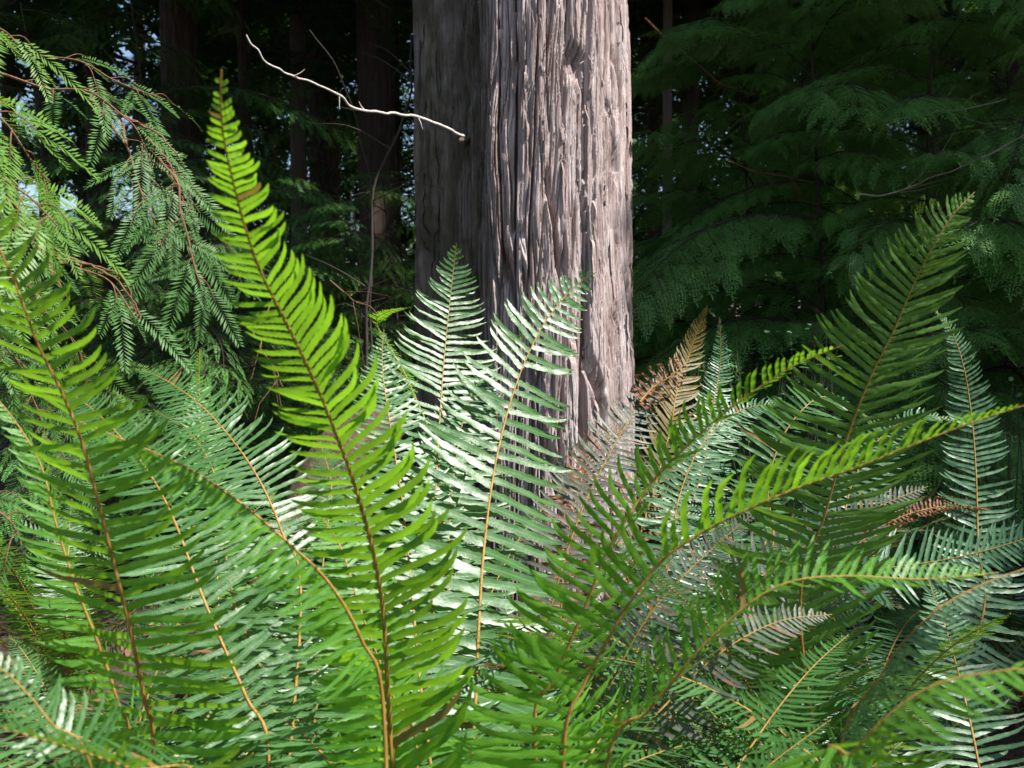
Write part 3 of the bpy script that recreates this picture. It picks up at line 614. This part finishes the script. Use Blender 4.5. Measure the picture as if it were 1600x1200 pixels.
# ------------------------------------------------------------------ ferns
FR = np.random.default_rng(99)
def frond(plant, pts, w=.10, nb=(0, -.75, .65), nt_=None, aL=86, aR=86, dL=0, dR=0, mat=None, t0=.22, grav=.12, falc=.45, seed=0, ns=14, curl=0, wr=.09, tw=0, rach=.0024, label=None, asis=False, world=False, edge=.10, taper=3.0, fold=.14, scales=True, den=1.22, lenL=1, lenR=1, wid=.60, blunt=3.6):
    r = np.random.default_rng(int(seed) + 1000); mat = mat or M_FERN
    P = [np.asarray(q, float) for q in pts] if world else [W(*q) for q in pts]
    if not asis:
        c = plant['crown'] + r.normal(0, .02, 3) * [1, 1, .3]; d0 = P[0] - c
        mid = c + d0 * .45 + np.array([0, 0, .12 * np.linalg.norm(d0)]) * .6; P = [c, mid] + P
    C, u = curve(P, 120); Ltot = u[-1]; T0 = nrm(np.gradient(C, axis=0))
    nb = np.array(nb, float); nt_ = nb if nt_ is None else np.array(nt_, float)
    t = (u / Ltot)[:, None]; tt = ss(.3, .95, t); N = nrm(nb * (1 - tt) + nt_ * tt); N = nrm(N - (N * T0).sum(1, keepdims=True) * T0)
    s0 = t0 * Ltot; S_ = []; sd = []; s = s0
    while s < Ltot * .995:
        f = (s - s0) / (Ltot - s0); sp = (.0060 + .0135 * (1 - f)**.7) * (w / .1)**.6 / den
        S_ += [s, s + sp * .45]; sd += [1, -1]; s += sp
    S_ = np.array(S_); sd = np.array(sd, float); k = len(S_); keep = (S_ < Ltot * .995) & (r.random(k) > .02); S_ = S_[keep]; sd = sd[keep]; k = len(S_)
    f = (S_ - s0) / (Ltot - s0); prof = np.minimum(1, .62 + 1.5 * f) * (1 - f**taper)**.9; prof = np.maximum(prof, .05)
    L = w * prof * np.where(r.random(k) < .03, r.uniform(.35, .8, k), r.uniform(.90, 1.07, k)) * np.where(sd > 0, lenR, lenL); Wd = np.minimum(wid * (.0060 + .0135 * (1 - f)**.7) * (w / .1)**.6 / den, L * .30 + .002) * r.uniform(.9, 1.1, k)
    at = lambda A: np.stack([np.interp(S_, u, A[:, q]) for q in range(3)], 1)
    p0, Tg, Nn = at(C), nrm(at(T0)), nrm(at(N)); Sx = np.cross(Tg, Nn) * sd[:, None]
    iv = lambda a: (a[0] + (a[1] - a[0]) * ss(.1, .8, f)) if isinstance(a, tuple) else a * (1 - .34 * f**1.5)
    a0 = R(1) * (np.where(sd > 0, iv(aR), iv(aL)) + r.normal(0, 4.5, k)); dh = R(1) * (np.where(sd > 0, dR, dL) + r.normal(0, 5, k))
    uu = np.linspace(0, 1, ns + 1); dh_u = dh[:, None] + (curl + r.normal(0, .12, k))[:, None] * uu**2; an = a0[:, None] - (falc + r.normal(0, .09, k))[:, None] * (uu**1.3 - .55 * np.sin(uu * math.pi))
    Sp = np.cos(dh_u)[..., None] * Sx[:, None] + np.sin(dh_u)[..., None] * Nn[:, None]
    D = np.cos(an)[..., None] * Tg[:, None] + np.sin(an)[..., None] * Sp
    D[..., 2] -= grav * (uu**1.5)[None] * 2 * (L / w)[:, None] * (1 + r.normal(0, .3, k))[:, None]
    D = nrm(D); step = (L / ns)[:, None, None] * D; c = p0[:, None] + np.concatenate([np.zeros((k, 1, 3)), np.cumsum(step[:, :-1], 1)], 1)
    Np = np.cos(dh_u)[..., None] * Nn[:, None] - np.sin(dh_u)[..., None] * Sx[:, None]
    ac = nrm(np.cross(Np, D)); nn_ = np.cross(D, ac); twv = (R(1) * (tw + r.normal(0, 9, k)))[:, None] * (.3 + uu); twv = twv * sd[:, None]
    ac2 = np.cos(twv)[..., None] * ac + np.sin(twv)[..., None] * nn_; nn2 = np.cross(D, ac2)
    shp = (1 - uu**blunt)**.7 * (.90 + .4 * uu * (1 - uu)); shp[0] = .62; zig = 1 + edge * np.where(np.arange(ns + 1) % 2, 1, -1); zig[-1] = 1
    hw = .5 * Wd[:, None] * shp[None] * zig[None]; hw[:, -1] = .0001
    acro = np.sign((ac2 * Tg[:, None]).sum(-1)); aur = np.exp(-(uu / .055)**2) * .55 + 1
    e1 = np.where(acro > 0, hw * aur[None], hw * 1.0); e2 = np.where(acro > 0, hw, hw * aur[None])
    ph = r.uniform(0, 6.28, (k, 1)); ruf = wr * Wd[:, None] * np.sin(uu[None] * 17 + ph) * (uu[None] > .05)
    v1 = c + ac2 * e1[..., None] + nn2 * (fold * hw + ruf)[..., None]; v3 = c - ac2 * e2[..., None] + nn2 * (fold * hw + .6 * np.roll(ruf, 1, 1))[..., None]
    V = np.stack([v1, c, v3], 2).reshape(-1, 3); m = (ns + 1) * 3
    q = (np.arange(ns) * 3)[:, None]; f4 = np.concatenate([q + [0, 1, 4, 3], q + [1, 2, 5, 4]]); F4 = (f4[None] + (np.arange(k) * m)[:, None, None]).reshape(-1, 4)
    bad = np.repeat(r.random(k) < .008, 2 * ns); va = np.tile([0., 1., 0.], k * (ns + 1)); g = Geo(); g.add(V, F4[~bad], att=va); off = plant['loc']
    if bad.any(): g.f4.append(F4[bad]); g.m4.append(np.full(bad.sum(), 1))
    # make sure the upper side is the front side
    o = link('frond', g.data('frond', [mat, M_SPOT], off), plant['o'])
    if label: o['label'] = label
    gs = Geo(); rr = np.interp(u, [0, t0 * Ltot, Ltot], [rach * 1.6, rach * 1.25, rach * .22]); tube(gs, C, rr, 6)
    if scales:
        ks = int(Ltot * 420 * .5); si = r.random(ks)**1.2 * Ltot * .93; cc = np.stack([np.interp(si, u, C[:, q]) for q in range(3)], 1); tg = np.stack([np.interp(si, u, T0[:, q]) for q in range(3)], 1)
        dr = nrm(np.cross(tg, r.normal(0, 1, (ks, 3)))); d2 = nrm(dr * .75 + tg * .6 + r.normal(0, .2, (ks, 3))); rad = np.interp(si, u, rr)
        sl_ = r.uniform(.0025, .0062, ks) * (1.15 - si / Ltot); B = basis(d2, tg + r.normal(0, .2, (ks, 3)), sl_)
        gs.inst(np.array([[0, -.16, 0], [.5, -.2, .05], [1, 0, .15], [.4, .2, .05]]), np.array([[0, 1, 2, 3]]), B, cc + dr * (rad * .8)[:, None], 1)
    link('stem', gs.data('stem', [M_STEM, M_SCALE], off), o)
    return o
PL = {}
def plant(key, x, y, label, group='sword ferns filling the foreground', name='sword_fern'):
    z = G(x, y); loc = np.array([x, y, z]); o = tag(link(name, None, loc=loc), label, 'fern', group)
    g = Geo(); r = np.random.default_rng(int(abs(x * 100) + y * 10))   # scaly crown of old stalk bases
    for k in range(26):
        a = r.uniform(0, 6.28); d = np.array([math.cos(a), math.sin(a), 0]) * r.uniform(.01, .05)
        tube(g, [loc + d * .4 + [0, 0, -.02], loc + d + [0, 0, .04], loc + d * 1.7 + [0, 0, .08 + .05 * r.random()]], [.007, .005, .002], 5)
    link('crown', g.data('crown', M_TWIG, loc), o)
    PL[key] = dict(o=o, loc=loc, crown=loc + [0, 0, .05])
    return PL[key]
pA = plant('A', -.10, .98, 'sword fern whose tallest bright green frond leans up to the left, nearest the camera')
pB = plant('B', -.36, .92, 'sword fern at lower left with shaded stripes and a tall frond leaving the left edge')
pC = plant('C', -.30, 1.10, 'sword fern at mid left with broad sunlit fronds arching left')
pD = plant('D', -.07, 1.25, 'sword fern before the great cedar with three upright silvery sunlit fronds')
pE = plant('E', .05, 1.02, 'sword fern at centre right with bright fronds curling towards the right edge')
pF = plant('F', .08, 1.75, 'sword fern with dying purple-brown fronds at the right foot of the great cedar')
pG = plant('G', .50, 1.55, 'sword fern at right with a tall dark shaded frond and a pale upright one')
pH = plant('H', .36, .80, 'sword fern in the bottom right corner with drooping shaded fronds')
pI = plant('I', .42, 1.95, 'sword fern behind the right hand fronds with greyish level fronds and brown withered ones')
CAMF = (0, -.8, .6); UND = (0, .75, .65)
# --- traced fronds -------------------------------------------------
frond(pA, [(614, 1200, 1.04), (606, 1080, 1.02), (598, 950, .99), (578, 840, .96), (548, 740, .93), (504, 625, .89), (458, 525, .86), (410, 430, .83), (380, 345, .80), (352, 230, .75), (345, 165, .73), (346, 108, .72)],
      w=.115, nb=(.5, .72, .45), nt_=(.42, .78, .45), aR=(122, 74), aL=(52, 50), dL=6, dR=-4, mat=M_YOUNG, t0=.30, falc=.55, grav=.03, seed=1, ns=18, lenL=1.25, lenR=.85, rach=.0029, curl=-.2, taper=2.3, wid=.66, den=1.42, blunt=6)
frond(pB, [(240, 1195, .98), (225, 1090, .96), (203, 980, .93), (178, 880, .91), (150, 770, .89), (128, 690, .88), (95, 610, .86), (60, 540, .84), (30, 460, .82), (0, 390, .81), (-45, 300, .79), (-80, 200, .78)],
      w=.125, nb=(.35, .8, .42), nt_=(.3, .8, .42), aL=(84, 66), aR=(112, 70), mat=M_YOUNG, t0=.28, den=1.25, blunt=6, falc=.5, grav=.05, seed=2, ns=18, rach=.0026, dL=8, dR=8)
frond(pC, [(420, 1190, 1.15), (385, 1090, 1.16), (345, 1000, 1.18), (310, 915, 1.2), (275, 820, 1.25), (240, 750, 1.3), (195, 690, 1.36), (145, 640, 1.42), (85, 600, 1.5)],
      w=.115, nb=(.2, -.75, .6), nt_=(0, -.6, .8), t0=.2, seed=3, falc=.5, grav=.10)
frond(pC, [(470, 940, 1.35), (440, 830, 1.38), (405, 750, 1.42), (365, 690, 1.46), (315, 635, 1.5), (262, 596, 1.56), (215, 575, 1.62)], w=.108, nb=(.25, -.72, .6), nt_=(0, -.55, .8), t0=.3, seed=4)
frond(pC, [(335, 820, 1.6), (320, 720, 1.65), (313, 640, 1.7), (311, 590, 1.72), (312, 545, 1.72)], w=.085, nb=CAMF, nt_=(0, .2, 1), mat=M_YOUNG, t0=.3, seed=5)
frond(pC, [(390, 1040, 1.38), (368, 950, 1.4), (350, 850, 1.45), (338, 750, 1.55), (300, 680, 1.65), (240, 640, 1.75)], w=.10, nb=CAMF, seed=6)
frond(pA, [(600, 1120, .97), (565, 1000, .95), (515, 912, .93), (450, 848, .91), (375, 785, .9), (290, 730, .9), (200, 690, .9), (115, 655, .9)],
      w=.075, nb=(.3, -.3, .9), nt_=(.2, -.2, 1), dL=-50, dR=-62, mat=M_YOUNG, t0=.36, grav=.2, seed=7, falc=.7, ns=16, curl=-.3)
frond(pB, [(205, 1190, 1.05), (185, 1100, 1.04), (155, 1010, 1.03), (120, 920, 1.02), (88, 820, 1.02), (65, 730, 1.02), (25, 660, 1.02), (-25, 600, 1.02)], w=.075, nb=(.3, -.2, .9), dL=-35, dR=-35, mat=M_YOUNG, t0=.3, seed=8, falc=.6, ns=16, grav=.2, aL=60, aR=60)
frond(pB, [(150, 1230, .78), (80, 1130, .76), (20, 1060, .75), (-50, 1010, .74)], w=.095, nb=(.2, -.5, .85), t0=.25, seed=9, ns=16)
frond(pB, [(330, 1260, .80), (200, 1200, .74), (80, 1160, .70), (-30, 1130, .68), (-120, 1120, .66)], w=.09, nb=(.1, .3, .9), t0=.3, seed=10, ns=16, dL=15, dR=15)
frond(pD, [(735, 1230, 1.30), (743, 1100, 1.33), (748, 980, 1.37), (757, 850, 1.43), (775, 720, 1.50), (805, 605, 1.57), (842, 520, 1.62), (880, 466, 1.66), (908, 440, 1.67), (932, 425, 1.66)],
      w=.152, nb=(.28, -.82, .5), nt_=(.4, -.75, .55), t0=.24, seed=11, ns=18, aL=84, aR=98, falc=.42, grav=.10, dL=-4, dR=-8, rach=.0027, den=.8, taper=3.8)
frond(pD, [(665, 1230, 1.38), (670, 1080, 1.42), (675, 900, 1.50), (680, 780, 1.57), (686, 670, 1.64), (694, 560, 1.72), (702, 480, 1.77), (708, 425, 1.79), (713, 380, 1.78)],
      w=.145, nb=(.28, -.84, .48), nt_=(.25, -.75, .6), t0=.24, seed=12, ns=14, aL=86, aR=90, falc=.5, grav=.05, taper=4.2, den=1.05)
frond(pD, [(672, 1190, 1.28), (656, 1060, 1.32), (643, 920, 1.38), (628, 780, 1.46), (612, 680, 1.53), (600, 600, 1.58), (597, 550, 1.61), (600, 515, 1.62)],
      w=.12, nb=(.28, -.82, .5), nt_=(.15, -.7, .7), t0=.26, seed=13, ns=14, falc=.5, grav=.06, taper=3.4)
frond(pD, [(500, 1200, 1.32), (496, 1080, 1.33), (498, 960, 1.36), (508, 850, 1.4), (518, 760, 1.46), (500, 690, 1.55)], w=.11, nb=(.1, -.8, .55), t0=.22, seed=14, falc=.35)
frond(pA, [(652, 1190, 1.15), (615, 1090, 1.14), (580, 1000, 1.14), (556, 930, 1.15), (530, 850, 1.18), (490, 790, 1.25)], w=.10, nb=(.3, -.7, .6), t0=.3, seed=15, mat=M_YOUNG)
frond(pD, [(690, 760, 1.95), (640, 600, 2.05), (590, 510, 2.15), (600, 490, 2.1), (640, 480, 2.05)], w=.05, nb=(.2, .3, .9), mat=M_YOUNG, seed=16, t0=.5)
frond(pD, [(700, 900, 1.8), (715, 700, 1.9), (745, 600, 1.95), (790, 545, 1.95), (820, 520, 1.9)], w=.10, nb=(.3, .1, .9), seed=17, t0=.4, mat=M_BLUE)
# right
frond(pE, [(835, 1150, 1.05), (866, 1065, 1.04), (890, 1005, 1.03), (918, 940, 1.02), (945, 870, 1.01), (978, 812, 1.0), (1020, 752, 1.0), (1070, 700, .99), (1120, 655, .98), (1180, 610, .97), (1240, 572, .96), (1285, 552, .95), (1316, 540, .94)],
      w=.112, nb=(-.3, .45, .85), nt_=(-.35, .4, .85), mat=M_YOUNG, t0=.30, seed=20, ns=18, blunt=5, falc=.5, grav=.04, aL=(80, 62), aR=(84, 62), den=1.3, dL=10, dR=24, rach=.0022, taper=2.3)
frond(pE, [(880, 1190, .98), (912, 1070, .97), (945, 1008, .96), (978, 950, .95), (1032, 878, .94), (1098, 832, .93), (1160, 800, .92), (1240, 765, .91), (1345, 728, .90), (1440, 690, .89), (1520, 660, .88), (1605, 632, .87)],
      w=.125, nb=(-.3, .42, .85), nt_=(-.25, .5, .85), mat=M_YOUNG, t0=.28, seed=21, ns=18, blunt=5, falc=.5, grav=.04, aL=(84, 70), aR=(84, 58), den=1.2, dL=22, dR=18, rach=.0025, taper=2.4)
frond(pE, [(948, 1195, .98), (1012, 1112, .96), (1055, 1060, .95), (1105, 1003, .94), (1175, 940, .93), (1240, 908, .92), (1330, 900, .91), (1440, 905, .90), (1560, 895, .89)],
      w=.10, nb=(-.2, .35, .9), nt_=(0, -.1, 1), mat=M_YOUNG, t0=.25, seed=22, ns=18, falc=.35, grav=.05, dL=30, dR=8, rach=.0026)
frond(pG, [(1250, 950, 1.4), (1290, 800, 1.34), (1325, 680, 1.3), (1360, 590, 1.27), (1395, 520, 1.25), (1425, 450, 1.23), (1455, 390, 1.21), (1490, 335, 1.2), (1523, 300, 1.2)],
      w=.148, nb=(-.05, .85, .4), mat=M_FERN, t0=.36, seed=23, ns=18, falc=.35, grav=0, aL=70, aR=84, dL=4, dR=4, taper=3.4, den=1.4, wid=.7, blunt=5)
frond(pG, [(1530, 980, 1.7), (1528, 850, 1.75), (1525, 740, 1.78), (1518, 650, 1.8), (1505, 570, 1.8), (1485, 515, 1.8), (1458, 482, 1.78)],
      w=.10, nb=(.15, -.85, .45), nt_=(-.2, -.7, .6), mat=M_BLUE, t0=.25, seed=24, falc=.4, grav=.03, taper=2.2)
frond(pH, [(1290, 1230, .72), (1330, 1180, .70), (1380, 1125, .69), (1450, 1075, .68), (1520, 1055, .67), (1600, 1045, .66), (1700, 1045, .65)],
      w=.125, nb=(-.2, .3, .9), nt_=(0, .2, 1), t0=.36, seed=25, ns=18, dL=-10, dR=-30, mat=M_YOUNG, grav=.15)
frond(pH, [(1310, 1220, .92), (1380, 1050, .87), (1450, 965, .84), (1520, 920, .84), (1610, 885, .84)], w=.07, nb=(-.2, -.2, .95), dL=-30, dR=-55, t0=.12, seed=26, ns=16, mat=M_BLUE, grav=.2)
frond(pI, [(1240, 960, 1.5), (1330, 895, 1.42), (1400, 886, 1.4), (1500, 870, 1.37), (1600, 842, 1.34), (1700, 800, 1.3)], w=.095, nb=(-.1, -.75, .6), t0=.3, seed=28, mat=M_BLUE, falc=.1, grav=0, aL=82, aR=82)
frond(pF, [(835, 1040, 1.72), (865, 935, 1.72), (890, 850, 1.74), (920, 772, 1.77), (960, 696, 1.8), (1000, 630, 1.84), (1040, 588, 1.87)],
      w=.115, nb=(.1, -.8, .55), mat=M_DYING, seed=29, t0=.2, grav=.15, taper=4, falc=.4, label='dying frond with purplish leaflets and brown tips')
frond(pF, [(1000, 628, 1.83), (1020, 606, 1.84), (1045, 590, 1.84), (1062, 575, 1.84), (1052, 560, 1.84)], w=.06, nb=(.2, -.6, .7), asis=True, mat=M_DEAD, seed=30, t0=0, grav=.5, wr=.5, curl=3, label='withered curled brown frond tip', den=1.1)
frond(pF, [(1040, 700, 2.1), (1056, 620, 2.15), (1075, 560, 2.2), (1090, 515, 2.2), (1105, 478, 2.18)], w=.095, nb=(.3, -.6, .6), mat=M_GOLD, seed=31, t0=.45, falc=.5, label='golden brown frond', aL=55, aR=60)
frond(pF, [(1090, 760, 2.2), (1110, 650, 2.3), (1124, 580, 2.35), (1126, 530, 2.35), (1124, 496, 2.33)], w=.085, nb=(.0, -.8, .6), mat=M_BLUE, seed=32, t0=.3)
frond(pF, [(1195, 900, 1.75), (1200, 760, 1.78), (1222, 685, 1.8), (1256, 638, 1.82), (1290, 620, 1.84), (1340, 640, 1.85), (1390, 690, 1.85)], w=.11, nb=(.3, -.2, .9), mat=M_FERN, seed=33, t0=.42, grav=.25)
frond(pI, [(1150, 940, 1.6), (1200, 895, 1.58), (1240, 865, 1.57), (1305, 825, 1.56), (1380, 788, 1.55), (1450, 760, 1.55)], w=.12, nb=(-.1, -.6, .75), mat=M_DYING, seed=34, t0=.25, falc=.25, label='greyish frond with faded purplish leaflets')
frond(pI, [(1300, 900, 1.8), (1370, 830, 1.78), (1430, 800, 1.77), (1500, 790, 1.77), (1560, 800, 1.77)], w=.07, nb=(0, -.4, .9), mat=M_DEAD, seed=35, t0=.35, grav=.5, wr=.6, curl=2.5, label='withered curled brown frond')
frond(pF, [(930, 1130, 1.5), (990, 1000, 1.48), (1040, 930, 1.48), (1110, 860, 1.5), (1180, 800, 1.5)], w=.12, nb=(0, -.55, .8), mat=M_DYING, seed=36, t0=.2, label='fading frond with purplish grey leaflets')
frond(pF, [(980, 1180, 1.35), (1060, 1080, 1.34), (1140, 1010, 1.34), (1220, 970, 1.36), (1300, 960, 1.38)], w=.115, nb=(0, -.5, .85), mat=M_DYING, seed=37, t0=.2)
frond(pF, [(880, 900, 1.95), (900, 780, 2.0), (930, 700, 2.05), (990, 660, 2.1)], w=.10, nb=(0, -.5, .8), mat=M_DEAD, seed=38, t0=.3, grav=.5, wr=.5, curl=2, label='withered brown frond')
frond(pF, [(1040, 900, 1.85), (1060, 780, 1.9), (1100, 690, 1.95), (1160, 640, 2.0), (1230, 630, 2.0)], w=.11, nb=(0, -.6, .75), mat=M_BLUE, seed=39, t0=.3)
frond(pI, [(1300, 900, 1.9), (1330, 760, 1.95), (1380, 680, 2.0), (1440, 650, 2.0), (1500, 660, 2.0)], w=.10, nb=(0, -.4, .9), mat=M_BLUE, seed=40, t0=.3)

# --- remaining fronds of each crown, kept below the picture's fern line
def skyline(px):
    return np.interp(px, [-200, 0, 120, 350, 480, 560, 740, 790, 900, 1000, 1050, 1200, 1400, 1600, 1800], [700, 700, 660, 680, 760, 800, 830, 930, 900, 820, 740, 740, 760, 740, 700])
def filler(pl, n, seed, mats, lmin=.6, lmax=1.05, sky_off=0, wr_=(.085, .115), minu=.12, az0=None):
    r = np.random.default_rng(seed); got = 0; tries = 0
    while got < n and tries < n * 30:
        tries += 1; az = r.uniform(0, 2 * math.pi) if az0 is None else r.normal(*az0); L = r.uniform(lmin, lmax); e0 = R(r.uniform(62, 84)); be = R(r.uniform(45, 100)); u = np.linspace(0, 1, 12); el = e0 - be * u**1.4
        rad = np.array([math.cos(az), math.sin(az), 0]); dd = rad * np.cos(el)[:, None] + np.array([0, 0, 1.]) * np.sin(el)[:, None]
        P = pl['crown'] + np.concatenate([[[0, 0, 0]], np.cumsum(dd[:-1] * L / 11, 0)]); px, py, dpt = project(P)
        if (dpt[2:] < .62).any() or (py[3:] < skyline(px[3:]) + sky_off).any() or (P[:, 2] < .03)[1:].any(): continue
        if np.linalg.norm(P[-1] - CAM) < .55: continue
        nv = -rad * math.sin(e0 - be * .5) + np.array([0, 0, 1.]) * math.cos(e0 - be * .5); nt2 = -rad * math.sin(el[-1]) + np.array([0, 0, 1.]) * math.cos(el[-1])
        frond(pl, P, w=r.uniform(*wr_), nb=nv, nt_=nt2, mat=mats[r.integers(0, len(mats))], seed=seed * 100 + got, t0=.2, asis=True, world=True, ns=12, grav=r.uniform(.05, .2), dL=r.normal(0, 6), dR=r.normal(0, 6), scales=dpt.min() < 1.3)
        got += 1
filler(pA, 10, 1, [M_FERN]); filler(pB, 12, 2, [M_FERN, M_FERN, M_YOUNG]); filler(pC, 15, 3, [M_FERN]); filler(pD, 16, 4, [M_FERN])
filler(pE, 12, 5, [M_FERN]); filler(pF, 16, 6, [M_DYING, M_BLUE, M_FERN]); filler(pG, 16, 7, [M_BLUE, M_FERN]); filler(pH, 16, 8, [M_BLUE, M_FERN], .45, .9); filler(pI, 12, 9, [M_BLUE, M_DYING])
filler(plant('J', .62, 1.15, 'sword fern at lower right behind the drooping corner fronds, below the greyish level frond'), 16, 10, [M_BLUE, M_FERN])
# more ferns further back
BF = [(-.75, 1.75, 'sword fern half hidden under the yew sprays at the left edge', -20, M_FERN), (-.42, 2.15, 'sword fern behind the mid left fronds, in front of the fallen log', -60, M_FERN), (-.16, 2.5, 'small sword fern in shade at the left foot of the great cedar', -150, M_FERN),
      (.85, 2.1, 'sword fern in shade behind the pale upright frond at right', -60, M_BLUE), (.62, 2.9, 'sword fern in dark shade beneath the cedar saplings', -150, M_BLUE), (-1.2, 2.6, 'sword fern in shade beyond the yew at left', -120, M_FERN), (1.5, 2.8, 'sword fern at the right edge under the cut off cedar sapling', -60, M_BLUE)]
for k, (x, y, lab, so_, mt) in enumerate(BF): filler(plant('Z%d' % k, x, y, lab, 'sword ferns further back'), 13, 50 + k, [mt], .5, .95, so_, (.07, .095))
for k, (x, y, lab) in enumerate([(-1.35, 7.2, 'far small sword fern glowing in a patch of sun left of the great cedar'), (-.9, 6.2, 'far sword fern in shade behind the thin dark stems'), (1.35, 6.0, 'far sword fern among the cedar saplings right of the great cedar'), (-2.4, 6.0, 'far sword fern at left under the hemlock saplings')]):
    filler(plant('Y%d' % k, x, y, lab, 'far ferns in the undergrowth'), 12, 80 + k, [M_FERN], .6, 1.1, -500, (.09, .12))
